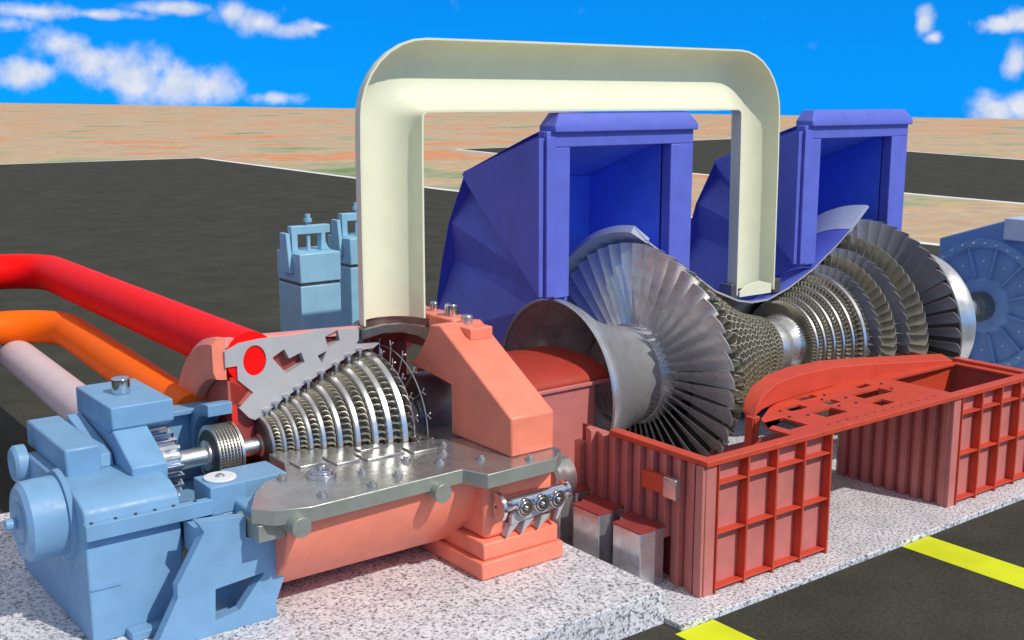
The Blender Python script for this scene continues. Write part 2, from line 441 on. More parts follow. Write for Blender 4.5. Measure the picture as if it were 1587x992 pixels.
# bearing block with bevelled shoulders, spanning the shaft
prof = [(-2.5,.001),(-2.5,.52),(-.86,1.50),(-.62,1.47),(-.50,1.25),(-.30,1.0),(-.08,.84),(-.06,.80),(-.6,.76),(-1.12,.70),(-1.12,.001)]
part('bearing_block', PR(prof, 'x', 8.74, 9.45), M['salmon'], hp, bevel=.045, smooth=40)
prof = [(-.621,1.50),(.86,1.50),(2.5,.52),(2.5,.001),(1.12,.001),(1.12,.70),(.75,.95),(-.621,.98)]
part('bearing_block', PR(prof, 'x', 9.12, 9.45), M['salmon'], hp, bevel=.03, smooth=40)
def capnut(x, y, z, r, h, parent, m='chrome'):
    bm = bmesh.new(); cyl(bm, (x, y, z), (x, y, z+h), r, n=28)
    cyl(bm, (x, y, z+h), (x, y, z+h+.012), r*.88, n=28)
    return part('cap_nut', bm, M[m], parent, bevel=.006)
capnut(9.28, -.36, 1.501, .1, .16, hp); capnut(9.3, .12, 1.501, .06, .12, hp)
part('nut_pad', PR([(-.62,1.37),(-.62,1.46),(-1.2,1.46),(-1.2,1.30)], 'x', 9.02, 9.4), M['salmon'], hp, bevel=.01)
capnut(9.2, -.86, 1.461, .085, .12, hp, 'steel')
part('bearing_seat', PR([(8.3,-1.09),(9.5,-1.40),(9.5,1.4),(8.3,1.1)], 'z', -.11, -.04), M['flange'], hp, bevel=.01)
part('bearing_shell', RV([(8.75,.33),(8.75,.62),(9.3,.62),(9.3,.33)], n=40, closed=True), M['gunmetal'], hp, smooth=30)
part('steam_chest', RV([(6.02,.34),(6.02,.98),(6.46,1.0),(6.46,.94),(6.10,.60),(6.10,.34)], n=40, a0=-.1, a1=PI/2-.03, closed=True, caps=True), M['chest_red'], hp, smooth=30)
part('chest_floor', PR([(6.04,-.5),(6.34,-.42),(6.34,.8),(6.04,.8)], 'z', -.34, -.30), M['chest_red'], hp)
# pedestal under the block
bm = bmesh.new(); prism(bm, [(8.3,-2.52),(9.42,-2.52),(9.42,2.3),(8.3,2.3)], 'z', -1.02, -.195)
part('pedestal_column', bm, M['salmon'], hp, bevel=.06)
bm = bmesh.new()
prism(bm, [(-2.60,-1.26),(-2.60,-1.04),(-2.53,-1.02),(2.3,-1.02),(2.3,-1.26)], 'x', 8.22, 9.45)
part('base_tier', bm, M['salmon'], hp, bevel=.02)
part('base_tier', B(8.15, 9.5, -2.66, 2.4, -1.498, -1.262), M['salmon'], hp, bevel=.025)
# chrome rod and scalloped bracket on the front of the pedestal
br = bmesh.new()
pts = [(8.62,-.74)]
cx3 = (8.80, 9.07, 9.34)
for c in cx3:
    pts += [(c + .125*cos(a), -.62 + .125*sin(a)) for a in [math.radians(200+ i*140/8) for i in range(9)]]
pts += [(9.53,-.50),(9.53,-.70),(9.40,-.93),(9.36,-.93),(9.42,-.76),(8.62,-.84)]
prism(br, pts, 'y', -2.66, -2.60)
rb = part('rod_bracket', br, M['cut'], hp, smooth=0)
bm = bmesh.new()
for x in (8.62, 8.86, 9.14):
    prism(bm, [(x,-.84),(x+.16,-.83),(x-.02,-.98),(x-.06,-1.0)], 'y', -2.64, -2.52)
part('bracket_stay', bm, M['cut'], rb, smooth=0)
bm = bmesh.new(); revolve(bm, [(8.40,.02),(8.40,.19),(8.44,.2),(8.47,.14),(8.52,.11),(8.62,.10)] + [(8.62+ .9*t, .095) for t in (0,1)] + [(9.52,.13),(9.56,.13),(9.56,.02)], n=32, cx=(-2.62,-.56))
part('rod', bm, M['chrome'], rb, smooth=40)
for c in cx3:
    bm = bmesh.new(); cyl(bm, (c, -2.74, -.62), (c, -2.58, -.62), .12, n=28); cyl(bm, (c, -2.755, -.62), (c, -2.741, -.62), .085, n=28); cyl(bm, (c+.0, -2.78, -.62), (c+.0, -2.756, -.62), .025, n=8)
    part('roller', bm, M['chrome'], rb, bevel=.01)

# ------------------------------------------------------------------ HP rotor
hr = thing('turbine_rotor', 'long steel high pressure rotor with flaring blade rings, gear and ribbed drum', 'rotor', (5.1, 0, 0))
bm = RV([(4.3,.0),(4.3,.12),(5.1,.12),(5.60,.13),(5.62,.2),(5.67,.2),(5.67,.16),(6.0,.16),(6.0,.12),(6.36,.12),(6.4,.2),(6.5,.2)], n=48)
part('shaft', bm, M['steel'], hr, smooth=30)
# gear
def gear_profile(r0, r1, n):
    p = []
    for i in range(n):
        for f, r in ((0, r0), (.22, r0), (.32, r1), (.68, r1), (.78, r0)):
            a = 2*PI*(i+f)/n; p.append((r*cos(a), r*sin(a)))
    return p
part('gear', PR(gear_profile(.36, .46, 22), 'x', 4.86, 5.16), M['chrome'], hr, smooth=0, bevel=.004)
part('gear_hub', RV([(5.161,.0),(5.161,.24),(5.19,.24),(5.22,.18),(5.22,0)], n=40), M['steel'], hr)
# ribbed drum
bm = RV([(5.67,.0),(5.67,.33),(5.97,.33),(5.97,0)], n=56)
dr = part('ribbed_drum', bm, M['rotor_core'], hr, smooth=30)
for i in range(7):
    x = 5.675 + i*.045
    part('drum_ring', RV([(x,.325),(x,.39),(x+.012,.39),(x+.012,.325)], n=64, closed=True), M['steel'], dr, smooth=30)
    if i < 6: part('drum_bucket_row', row(x+.028, 56, .325, .383, .04, .04, 35, 35, camber=.25, th=.008, nr=2, nc=4), M['khaki'], dr)
part('drum_end_ring', RV([(5.975,.16),(5.975,.395),(6.01,.395),(6.01,.16)], n=64, closed=True), M['steel'], dr, smooth=30)
# conical rotor core
def rr(x): return .40 + (x-6.45)*.412
core = [(6.38,0),(6.38,.34)] + [(x, rr(x)-.115) for x in (6.5,7,7.5,8.0)] + [(8.12,.9),(8.2,.5),(8.25,.22),(8.7,.2),(9.6,.2),(9.6,0)]
part('rotor_core', RV(core, n=64), M['rotor_core'], hr, smooth=30)
xs = [6.42,6.555,6.71,6.87,7.03,7.23,7.45,7.67,7.85,8.04]
for i, x in enumerate(xs):
    w = .019 + .0024*i; r = rr(x)
    ring = part('blade_ring', RV([(x-w,r-.10),(x-w,r-.012),(x-w+.008,r),(x+w-.008,r+.012),(x+w,r),(x+w,r-.10)], n=96, closed=True), M['steel'], hr, smooth=30)
    if i < 9:
        xm = (x+xs[i+1])/2; r2 = rr(xm); n = 46 + i*2
        part('bucket_row', row(xm+.004, n, r2-.13, r2-.018, .10+.008*i, .10+.008*i, 60, 50, camber=.38, th=.022, nr=3, nc=7), M['khaki'], ring)
bm = row(8.15, 44, .72, 1.04, .1, .12, 50, 40, camber=.25, th=.014, nr=3, nc=5)
part('bucket_row', bm, M['steel'], hr)
# wire cage rings
for x, r in ((8.23, .99), (8.37, 1.1)):
    bm = bmesh.new()
    n = 120
    pts = [(x, r*cos(2*PI*k/n), r*sin(2*PI*k/n)) for k in range(n+1)]
    tube(bm, pts, .009, 6)
    for k in range(22):
        a = 2*PI*k/22
        d = Vector((0, cos(a), sin(a)))
        p = Vector((x, 0, 0)) + d*r
        tan = Vector((0, -sin(a), cos(a)))
        cyl(bm, p - d*.28, p + d*.05, .011, n=6); cyl(bm, p + d*.04, p + d*.11 + tan*.05, .011, n=6); cyl(bm, p + d*.04, p + d*.12 - tan*.03 , .010, n=6)
        cyl(bm, p - d*.28, p - d*.42 + tan*.03, .011, n=6)
    part('wire_cage_ring', bm, M['steel'], hr, smooth=30)
part('shaft_collar', RV([(8.52,.2),(8.52,.42),(8.6,.42),(8.62,.3),(8.9,.3),(8.9,.2)], n=40, closed=True), M['steel'], hr, smooth=30)
for k in range(12):
    a = 2*PI*k/12
    part('collar_bolt', CY((8.47, .35*cos(a), .35*sin(a)), (8.519, .35*cos(a), .35*sin(a)), .035, n=6), M['chrome'], hr)

# ------------------------------------------------------------------ crossover pipe (half pipe, cut along the shaft plane)
cp = thing('crossover_pipe', 'huge cream half pipe arching from the salmon casing over to the blue casing', 'pipe', (8.55, 0, 1.4))
def halfpipe(bm, path, r, t, n=20):
    """path: list of (x,z) centre line with tangents; section is the half circle y>=0, wall thickness t"""
    rings = []
    for i, (x, z) in enumerate(path):
        a = path[max(i-1, 0)]; c = path[min(i+1, len(path)-1)]
        tx, tz = c[0]-a[0], c[1]-a[1]; l = math.hypot(tx, tz); tx /= l; tz /= l
        nx, nz = -tz, tx
        sec = []
        for k in range(n+1):
            q = PI*k/n; sec.append((x + nx*r*cos(q), r*sin(q), z + nz*r*cos(q)))
        for k in range(n, -1, -1):
            q = PI*k/n; s = r-t; sec.append((x + nx*s*cos(q), s*sin(q), z + nz*s*cos(q)))
        rings.append([bm.verts.new(p) for p in sec])
    for q, w in zip(rings, rings[1:]):
        m_ = len(q)
        for i in range(m_):
            j = (i+1) % m_; bm.faces.new((q[i], q[j], w[j], w[i]))
    bm.faces.new(rings[0]); bm.faces.new(rings[-1][::-1])
path = [(8.555, 1.43), (8.555, 2.6), (8.56, 3.8), (8.57, 4.25)]
path += [(9.17 + .6*cos(a), 4.30 + .6*sin(a)) for a in [math.radians(180 - i*90/8) for i in range(9)]]
path += [(11, 4.90), (13.5, 4.895)]
path += [(15.62 + .6*cos(a), 4.29 + .6*sin(a)) for a in [math.radians(90 - i*90/8) for i in range(9)]]
path += [(16.24, 3.5), (16.27, 1.08)]
bm = bmesh.new(); halfpipe(bm, path, .515, .03)
part('half_pipe', bm, M['cream'], cp, smooth=40)
bm = bmesh.new(); prism(bm, [(15.86,1.03),(16.72,1.03),(16.72,1.20),(16.4,1.28),(16.1,1.24),(15.86,1.13)], 'y', .02, .05)
part('weld_lip', bm, M['cream'], cp, smooth=0)

# ------------------------------------------------------------------ inner casing flow guide (quarter of revolution)
G = [(13.2,2.47),(13.45,2.24),(13.95,1.93),(14.7,1.50),(15.2,1.19),(15.8,.96),(16.18,.885),(16.62,.89),(17.2,1.05),(17.9,1.35),(18.64,1.79),(19.1,2.12),(19.5,2.46)]
ic = thing('inner_casing', 'royal blue saddle shaped flow guide between the two exhaust hoods', 'turbine casing', (16.3, .5, .9))
bm = bmesh.new(); revolve(bm, G + [(x, r+.035) for x, r in G[::-1]], n=48, a0=-.2, a1=PI/2, closed=True, caps=True)
bmesh.ops.recalc_face_normals(bm, faces=bm.faces)
for f in bm.faces:
    c = f.calc_center_median()
    if f.normal.dot(Vector((0, c.y, c.z))) > 0 and c.y > .001: f.material_index = 1
part('flow_guide', bm, [M['cut'], M['hood']], ic, smooth=40, recalc=False)
for x0 in (15.62, 16.79):
    part('pipe_stub', B(x0, x0+.17, .003, .30, 1.0 if x0 < 16 else 1.02, 1.28), M['gunmetal'], ic, bevel=.01)
# pale lips at both mouths of the guide
bm = bmesh.new(); revolve(bm, [(13.12,2.40),(13.2,2.51),(13.55,2.27),(13.5,2.19)], n=40, a0=0, a1=PI/2, closed=True, caps=True)
part('mouth_lip', bm, M['gen_pale'], ic, smooth=40)
bm = bmesh.new(); revolve(bm, [(18.95,2.06),(19.48,2.5),(19.53,2.46),(18.98,2.0)], n=40, a0=0, a1=PI*.5, closed=True, caps=True)
part('mouth_lip', bm, M['gen_pale'], ic, smooth=40)

# ------------------------------------------------------------------ exhaust hoods
def hood(x0, label, back=3.3):
    W = 3.2
    t = thing('exhaust_hood', label, 'exhaust hood', (x0+W/2, 1.6, -1.9), 'blue exhaust hoods behind the low pressure turbine')
    x1 = x0 + W
    # front frame
    part('front_post', B(x0, x0+.47, -.02, .2, 1.47, 3.83), M['hood'], t, bevel=.015)
    part('front_post', B(x1-.52, x1, -.02, .2, .9, 3.83), M['hood'], t, bevel=.015)
    part('corner_strip', B(x0-.01, x0+.17, -.04, -.021, 1.50, 4.0), M['hood'], t, bevel=.01)
    part('lintel', B(x0, x1, -.018, .2, 3.832, 4.08), M['hood'], t, bevel=.015)
    # cap with sloped front, ends drawn in
    bm = bmesh.new()
    lo = [(x0+.10,-.10,4.06),(x1+.03,-.10,4.06),(x1+.03,.30,4.06),(x0+.10,.30,4.06)]
    md = [(a, b_, c+.10) for a, b_, c in lo]
    hi = [(x0+.27,.02,4.36),(x1-.10,.02,4.36),(x1-.10,.28,4.36),(x0+.27,.28,4.36)]
    V = [[bm.verts.new(p) for p in q] for q in (lo, md, hi)]
    for a, b_ in zip(V, V[1:]):
        for i in range(4):
            j = (i+1) % 4; bm.faces.new((a[i], a[j], b_[j], b_[i]))
    bm.faces.new(V[0][::-1]); bm.faces.new(V[2])
    part('roof_cap', bm, M['hood'], t, bevel=.02)
    # folded side walls
    def wall(xw, s, nm):
        bm = bmesh.new()
        arc = [(xw+.43*s, 1.42*cos(q), 1.42*sin(q)) for q in [math.radians(90 - 90*i/8) for i in range(9)]]
        V = lambda p: bm.verts.new(p)
        A_, B_, H_, C_, D_, E_, F_ = [V(p) for p in ((xw, .02, 4.06), (xw, 2.2, 3.37), (xw+.30*s, 2.40, 3.02), (xw+.10*s, 2.72, 2.45), (xw+.34*s, 2.95, 1.75), (xw-.05*s, 3.3, .35), (xw, 3.3, -1.87))]
        ar = [V(p) for p in arc]; G_ = V((xw, 1.47, -1.87))
        for f in ((A_, B_, ar[0]), (B_, H_, ar[0]), (H_, C_, ar[0]), (C_, D_, ar[0]), (D_, ar[1], ar[0]), (D_, ar[2], ar[1]), (D_, ar[3], ar[2]), (D_, E_, ar[3]), (E_, ar[4], ar[3]), (E_, ar[5], ar[4]), (E_, ar[6], ar[5]), (E_, ar[7], ar[6]), (E_, ar[8], ar[7]), (E_, F_, ar[8]), (F_, G_, ar[8])):
            try: bm.faces.new(f)
            except ValueError: pass
        bmesh.ops.recalc_face_normals(bm, faces=bm.faces)
        bmesh.ops.solidify(bm, geom=bm.faces[:], thickness=.04)
        return part(nm, bm, M['hood'], t, smooth=0)
    part('wall_panel', PR([(.03, 3.98), (2.12, 3.33), (1.95, 3.14), (.03, 1.5)], 'x', x0-.11, x0-.001), M['hood'], t, bevel=.01)
    wall(x0+.02, 1, 'side_wall'); wall(x1-.02, -1, 'side_wall')
    # roof and back as one folded shell
    bm = bmesh.new()
    pr = [(.2, 4.08),(.56, 3.96),(2.2, 3.37),(2.72,2.45),(2.95,1.75),(3.3,.35),(3.3,-1.87)]
    a = [bm.verts.new((x0+.03, y, z)) for y, z in pr]; b_ = [bm.verts.new((x1-.03, y, z)) for y, z in pr]
    for i in range(len(pr)-1): bm.faces.new((a[i], a[i+1], b_[i+1], b_[i]))
    bmesh.ops.solidify(bm, geom=bm.faces[:], thickness=.03)
    part('roof_shell', bm, M['hood'], t, smooth=0)
    # inner lining, a darker box one looks into through the opening
    bm = bmesh.new()
    prism(bm, [(x0+.48, 2.0), (x1-.5, 2.0), (x1-.5, 2.02), (x0+.48, 2.02)], 'z', 1.62, 3.2)
    prism(bm, [(.201, 1.62), (1.999, 1.62), (1.999, 3.2), (.201, 3.86)], 'x', x1-.56, x1-.54)
    prism(bm, [(.201, 1.62), (1.999, 1.62), (1.999, 3.2), (.201, 3.86)], 'x', x0+.49, x0+.51)
    prism(bm, [(.201, 3.861), (2.03, 3.201), (2.03, 3.221), (.201, 3.881)], 'x', x0+.48, x1-.50)
    part('inner_lining', bm, M['hood_in'], t, smooth=0)
    return t
hood(11.31, 'royal blue exhaust hood under the cream pipe, nearer to the salmon casing')
hood(17.45, 'royal blue exhaust hood right of the cream pipe, farther away')

# ------------------------------------------------------------------ LP rotor
lr = thing('turbine_rotor', 'low pressure double flow rotor with large fanned steel blades at both ends', 'rotor', (16.36, 0, 0))
part('hub', RV([(12.9,0),(12.9,.77),(13.0,.82),(13.25,.84),(13.6,.80),(14.6,.62),(15.4,.5),(15.6,.46),(16.36,.44),(16.40,.50),(16.5,.50),(16.54,.48),(16.75,.48),(16.9,.58),(17.0,.62),(17.6,.9),(18.2,1.05),(19.3,1.15),(19.7,1.1),(19.7,.7),(22.6,.2),(24.2,.2),(24.2,0)], n=72), M['bell'], lr, smooth=30)
part('inlet_hub', RV([(16.42,.502),(16.45,.515),(16.85,.515),(16.9,.50)], n=64), M['bell'], lr, smooth=30)
disc = part('blade_disc', RV([(13.12,.2),(13.12,.84),(13.3,.88),(13.42,.84),(13.42,.2)], n=72, closed=True), M['blade'], lr, smooth=30)
nb = 46
def blade_mesh(name, m, *a, **k):
    bm = bmesh.new(); blade(bm, *a, **k); bmesh.ops.recalc_face_normals(bm, faces=bm.faces)
    me = bpy.data.meshes.new(name); bm.to_mesh(me); bm.free(); me.materials.append(m)
    for p in me.polygons: p.use_smooth = True
    me.set_sharp_from_angle(angle=math.radians(45)); return me
me = blade_mesh('rotor_blade', M['blade'], 0, 0,  .80, 2.21, .16, .365, 50, 24, camber=.09, th=.022, nr=22, nc=11)
for i in range(nb):
    o = bpy.data.objects.new('rotor_blade', me); C.objects.link(o); o.parent = disc
    o.matrix_parent_inverse = Matrix.Identity(4)
    o.location = Vector((13.25, 0, 0)); o.rotation_euler = (2*PI*i/nb, 0, 0)
# the disc sits under the rotor empty (16.36,0,0); its children share its local = world frame
# rows behind the first disc
def lattice(x, n, r0, r1, ph, s):
    return row(x, n, r0, r1, .13, .15, s, -s, ph=ph, camber=.3, th=.018, nr=4, nc=4)
k = 0
for x, r in [(13.62,2.02),(13.82,1.88),(14.0,1.76),(14.18,1.63),(14.35,1.52),(14.52,1.42),(14.68,1.32),(14.84,1.23),(15.0,1.14),(15.15,1.05),(15.3,.97),(15.45,.90),(15.58,.84),(15.71,.79),(15.84,.745),(15.97,.71),(16.1,.68),(16.22,.65),(16.34,.62)]:
    n = int(40 + r*22) if k > 2 else 52
    ring = part('blade_ring', RV([(x-.05,r*.55),(x-.05,r-.2),(x+.05,r-.2),(x+.05,r*.55)], n=72, closed=True), M['rotor_core'], lr, smooth=30)
    part('bucket_row', lattice(x, n, r-.26, r, k*.5, 55 if k % 2 else -55), M['khaki'], ring)
    k += 1
# inlet fan of thin vanes and the growing stages of the far flow
part('vane_row', row(17.0, 84, .55, .84, .07, .09, 78, 70, camber=.15, th=.012, nr=3, nc=3), M['khaki'], lr)
for i, (x, r, w, big) in enumerate([(17.07,.845,.018,0),(17.2,.915,.018,0),(17.36,1.0,.02,0),(17.52,1.085,.02,0),(17.68,1.18,.02,0),(17.88,1.29,.034,1)]):
    ring = part('blade_ring', RV([(x-w,r-.06),(x-w,r),(x+w,r+.008),(x+w,r-.06)], n=120, closed=True), M['steel'], lr, smooth=30)
    part('bucket_row', row(x+.08, 84, r-.22, r-.0, .075, .085, 60, 45, camber=.32, th=.014, nr=3, nc=5), M['khaki'], ring)
    part('bucket_row', row(x-.07, 84, r-.25, r-.03, .06, .07, -60, -45, camber=.3, th=.012, nr=3, nc=4, ph=.5), M['khaki'], ring)
part('drum_core', RV([(17.02,.5),(17.02,.72),(17.9,1.08),(18.0,1.1),(18.0,.5)], n=72, closed=True), M['rotor_core'], lr, smooth=30)
part('blade_row', row(18.12, 52, 1.0, 1.43, .17, .22, 50, 35, camber=.12, th=.016, nr=4, nc=5), M['dark_blade'], lr)
part('vane_row', row(18.34, 60, 1.25, 1.60, .2, .23, -30, -22, camber=.15, th=.014, nr=4, nc=5), M['khaki'], lr)
part('blade_row', row(18.58, 52, 1.1, 1.72, .19, .23, 50, 32, camber=.12, th=.018, nr=4, nc=5), M['dark_blade'], lr)
part('vane_row', row(18.85, 60, 1.5, 1.92, .24, .27, -30, -22, camber=.15, th=.014, nr=4, nc=5), M['khaki'], lr)
ld = part('blade_disc', RV([(19.2,.5),(19.2,1.2),(19.6,1.2),(19.6,.5)], n=72, closed=True), M['dark_blade'], lr, smooth=30)
nb2 = 48
part('blade_gap_shade', RV([(19.66,.6),(19.66,2.1),(19.72,2.1),(19.72,.6)], n=96, closed=True), M['rotor_core'], lr, smooth=30)  # dark disc added behind the far blades, stands in for shade in their gaps
me = blade_mesh('rotor_blade', M['dark_blade'], 0, 0, 1.15, 2.22, .20, .30, 55, 42, camber=.12, th=.024, nr=6, nc=6)
for i in range(nb2):
    o = bpy.data.objects.new('rotor_blade', me); C.objects.link(o); o.parent = ld
    o.location = Vector((19.42, 0, 0)); o.rotation_euler = (2*PI*i/nb2, 0, 0)

# ------------------------------------------------------------------ exhaust cones (trumpets)
def trumpet(label, xs_, loc):
    t = thing('exhaust_cone', label, 'exhaust cone', loc, 'flared steel exhaust cones')
    pr = [(11.50,1.41),(11.475,1.435),(11.50,1.46),(11.60,1.45),(11.75,1.37),(11.95,1.23),(12.18,1.09),(12.42,.98),(12.66,.90),(12.9,.85),(13.08,.83)]
    inn = [(x+.02, r-.035) for x, r in pr[:1:-1]]
    p = [(xs_(x), r) for x, r in pr + inn]
    part('cone_shell', RV(p, n=96, closed=True), M['bell'], t, smooth=50)
    return t
trumpet('flared satin steel exhaust cone with open mouth facing the salmon bearing block', lambda x: x, (12.4, 0, -1.2))
trumpet('satin steel exhaust cone partly hidden behind the dark far blades', lambda x: 32.75 - x, (20.3, 0, -1.2))

# ------------------------------------------------------------------ bearing housing between the turbines
bh = thing('bearing_housing', 'faded red bearing housing with a rounded top inside the mouth of the steel cone', 'bearing housing', (10.6, 0, -1.87))
bm = bmesh.new()
top = [(-1.0,.33),(-.99,.38)] + [(.97*cos(a)*-1, .38 + .23*sin(a)) for a in [math.radians(10+ i*160/14) for i in range(15)]] + [(.99,.38),(1.0,.33)]
prism(bm, top[::-1], 'x', 9.5, 11.8)
part('top_cover', bm, M['cover_red_shaded'], bh, smooth=40, bevel=.015)
part('joint_rim', B(9.5, 11.78, -1.05, 1.05, .27, .329), M['red_pink'], bh, bevel=.012)
part('body', B(9.5, 11.5, -1.0, 1.0, -1.0, .259), M['red_pink'], bh, bevel=.02)
part('saddle', B(9.5, 10.64, -1.45, .9, -1.868, -1.0), M['deep_red'], bh)
part('drain_pot', RV([(9.95,0),(9.95,.26),(10.0,.3),(10.3,.3),(10.3,0)], n=32, cx=(-1.7,-.75)), M['flange'], bh)

# ------------------------------------------------------------------ LP lower casing
lp = thing('turbine_casing', 'red ribbed open lower casing of the low pressure turbine on the low plinth', 'turbine casing', (14.7, -3.2, -1.87))
def rim(x0, x1, y0, y1, z0=-.075, z1=0, m='red'):
    return part('top_rim', B(x0, x1, y0, y1, z0, z1), M[m], lp, bevel=.008)
rim(10.62, 10.80, -4.0, -2.30); rim(10.62, 18.78, -4.18, -4.003)
rim(18.6, 18.78, -4.0, -2.6)
def ribbox(x0, x1, nm, bays):
    # front panel and its cross ribs
    part('front_panel', B(x0+.0, x1, -4.02, -3.99, -1.868, -.078), M['red_pink'], lp)
    n = bays
    w = (x1 - x0 - .2)/n
    part('corner_post', B(x0, x0+.19, -4.14, -4.021, -1.868, -.078), M['red_pink'], lp, bevel=.012)
    for i in range(n+1):
        x = x0 + .2 + w*i
        part('vertical_rib', B(x-.018 if i else x, x+.018, -4.165, -4.022, -1.868, -.078), M['red'], lp, bevel=.004)
    for i in range(n):
        xa = x0 + .2 + w*i + .02; xb = xa + w - .042
        for z in (-.36, -1.04, -1.80):
            part('shelf_rib', B(xa, xb, -4.15, -4.022, z-.012, z+.012), M['red'], lp, bevel=.004)
ribbox(10.66, 13.19, 'a', 4); ribbox(16.27, 18.78, 'b', 4)
# side faces of the first box
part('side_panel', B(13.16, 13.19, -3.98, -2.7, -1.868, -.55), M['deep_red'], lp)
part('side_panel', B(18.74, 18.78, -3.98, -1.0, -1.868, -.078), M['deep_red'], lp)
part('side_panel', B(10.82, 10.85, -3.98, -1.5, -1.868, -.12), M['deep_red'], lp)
# pleats on the left face of the first box
ys = [-1.46,-1.71,-1.96,-2.21,-2.46,-2.72,-2.97,-3.22,-3.48,-3.74]
bot = [-1.08,-1.09,-1.14,-1.14,-1.2,-1.2,-1.22,-1.24,-1.868,-1.868]
topz = [-.35,-.10,-.10,-.078,-.078,-.078,-.078,-.078,-.078,-.078]
for i, y in enumerate(ys):
    y2 = y - .235
    part('pleat', PR([(10.70, y), (10.80, y), (10.80, y2), (10.60, y2)], 'z', bot[i], topz[i] ), M['red_pink'], lp, bevel=.006)
part('corner_post', B(10.60, 10.655, -4.13, -4.0, -1.868, -.078), M['red_pink'], lp, bevel=.01)
part('pleat_tie', B(10.52, 10.62, -3.50, -3.08, -.60, -.36), M['red'], lp, bevel=.01)
part('pleat_tie', B(10.50, 10.60, -3.74, -3.505, -.62, -.34), M['block'], lp, bevel=.01)
# stepped steel support blocks under the pleats
def sblock(x0, x1, y0, y1, z1):
    o = part('support_block', B(x0, x1, y1, y0, -1.868, z1), M['block'], lp, bevel=.012)
    part('cap_plate', B(x0-.01, x1+.01, y1-.01, y0+.01, z1+.002, z1+.02), M['deep_red'], o)
sblock(10.1, 10.36, -1.2, -1.86, -1.02); sblock(10.37, 10.60, -1.3, -1.92, -.98)
sblock(10.1, 10.38, -2.15, -2.70, -1.04); sblock(10.39, 10.62, -2.0, -2.62, -1.05)
sblock(10.1, 10.38, -2.98, -3.52, -1.06); sblock(10.39, 10.60, -2.8, -3.46, -1.08)
# pleats of the second box
for i in range(9):
    y = -1.92 - i*.243; y2 = y - .2
    part('pleat', PR([(16.36, y+.02), (16.42, y+.02), (16.42, y2-.02), (16.25, y2), (16.25, y2+.10)], 'z', -1.868, -.11), M['red_pink'], lp, bevel=.008)
part('side_panel', B(16.421, 16.44, -3.98, -1.9, -1.868, -.09), M['red_pink'], lp)
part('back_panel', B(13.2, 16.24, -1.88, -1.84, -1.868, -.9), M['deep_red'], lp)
# grate plate between the boxes
gp = [(12.95,-3.999),(16.62,-3.999),(18.0,-3.3),(18.55,-2.85),(16.6,-2.5),(15.4,-2.3),(14.3,-2.4),(13.5,-2.72),(12.95,-3.05)]
gp = [(12.6,-3.999),(18.58,-3.999),(18.58,-2.7),(17.2,-2.5),(15.8,-2.3),(14.4,-2.42),(13.5,-2.75),(12.9,-3.1),(12.6,-3.5)]
def rect(x, y, w, h, s=0): return [(x, y), (x+w, y+s), (x+w, y+h+s), (x, y+h)]
holes = [rect(12.78,-3.72,.42,.46), rect(13.75,-3.62,.5,.32), rect(14.35,-3.2,.3,.2), rect(13.6,-3.1,.38,.2), rect(14.95,-3.72,.35,.25), rect(14.2,-2.78,.42,.16), rect(15.1,-3.3,.75,.28), rect(15.6,-2.85,.32,.16), rect(16.52,-3.985,1.90,1.2)]
part('grate_plate', PR(gp, 'z', -.085, -.05, holes), M['red'], lp, smooth=0)
bm = bmesh.new()
for x in [13.4+.22*i for i in range(13)]: cyl(bm, (x, -3.93, -.049), (x, -3.93, -.03), .022, n=8)
for x, y in [(13.3,-3.3),(13.45,-3.0),(14.4,-3.35),(14.75,-2.8),(14.9,-3.1),(14.5,-2.95),(15.95,-3.2),(16.1,-2.9),(13.6,-3.4),(14.75,-3.4)]: cyl(bm, (x, y, -.049), (x, y, -.03), .022, n=8)
part('grate_bolts', bm, M['dark'], lp)
# stiffener bars under the rectangular openings
for h in holes[:-1]:
    (xa, ya), (xb, _), (_, yb), _ = h
    part('opening_frame', B(xa, xb, ya-.02, ya-.0, -.28, -.087), M['deep_red'], lp)
# arched beam in front of the rotor
arch = [(12.86,-3.02,-.06),(13.0,-2.92,.06),(13.3,-2.78,.18),(13.8,-2.64,.26),(14.4,-2.56,.29),(15.3,-2.50,.27),(16.2,-2.52,.20),(17.2,-2.6,.11),(18.0,-2.66,.04),(18.44,-2.72,-.0)]
bm = bmesh.new(); rings = []
for i, (x, y, z) in enumerate(arch):
    w = .34 if i < 5 else .30
    rings.append([bm.verts.new(p) for p in ((x, y, -.3 if i < 1 else (-.046 if i < 6 else -.62)), (x, y, z), (x+.12, y+w, z+.05), (x+.12, y+w, -.045))])
for q, w in zip(rings, rings[1:]):
    for i in range(4):
        j = (i+1) % 4; bm.faces.new((q[i], q[j], w[j], w[i]))
bm.faces.new(rings[0]); bm.faces.new(rings[-1][::-1])
part('arched_beam', bm, M['red'], lp, bevel=.01, smooth=28)
part('beam_foot', PR([(-3.0,-.05),(-2.84,-.05),(-2.84,-1.2),(-2.96,-1.2)], 'x', 12.84, 13.0), M['red'], lp, bevel=.01)
part('box_partition', B(18.45, 18.6, -3.98, -2.75, -1.868, -.09), M['deep_red'], lp)
bm = bmesh.new(); prism(bm, [(10.86,-3.97),(13.1,-3.97),(13.1,-2.0),(10.86,-2.0)], 'z', -1.86, -1.82)
part('box_floor', bm, M['cut'], lp)

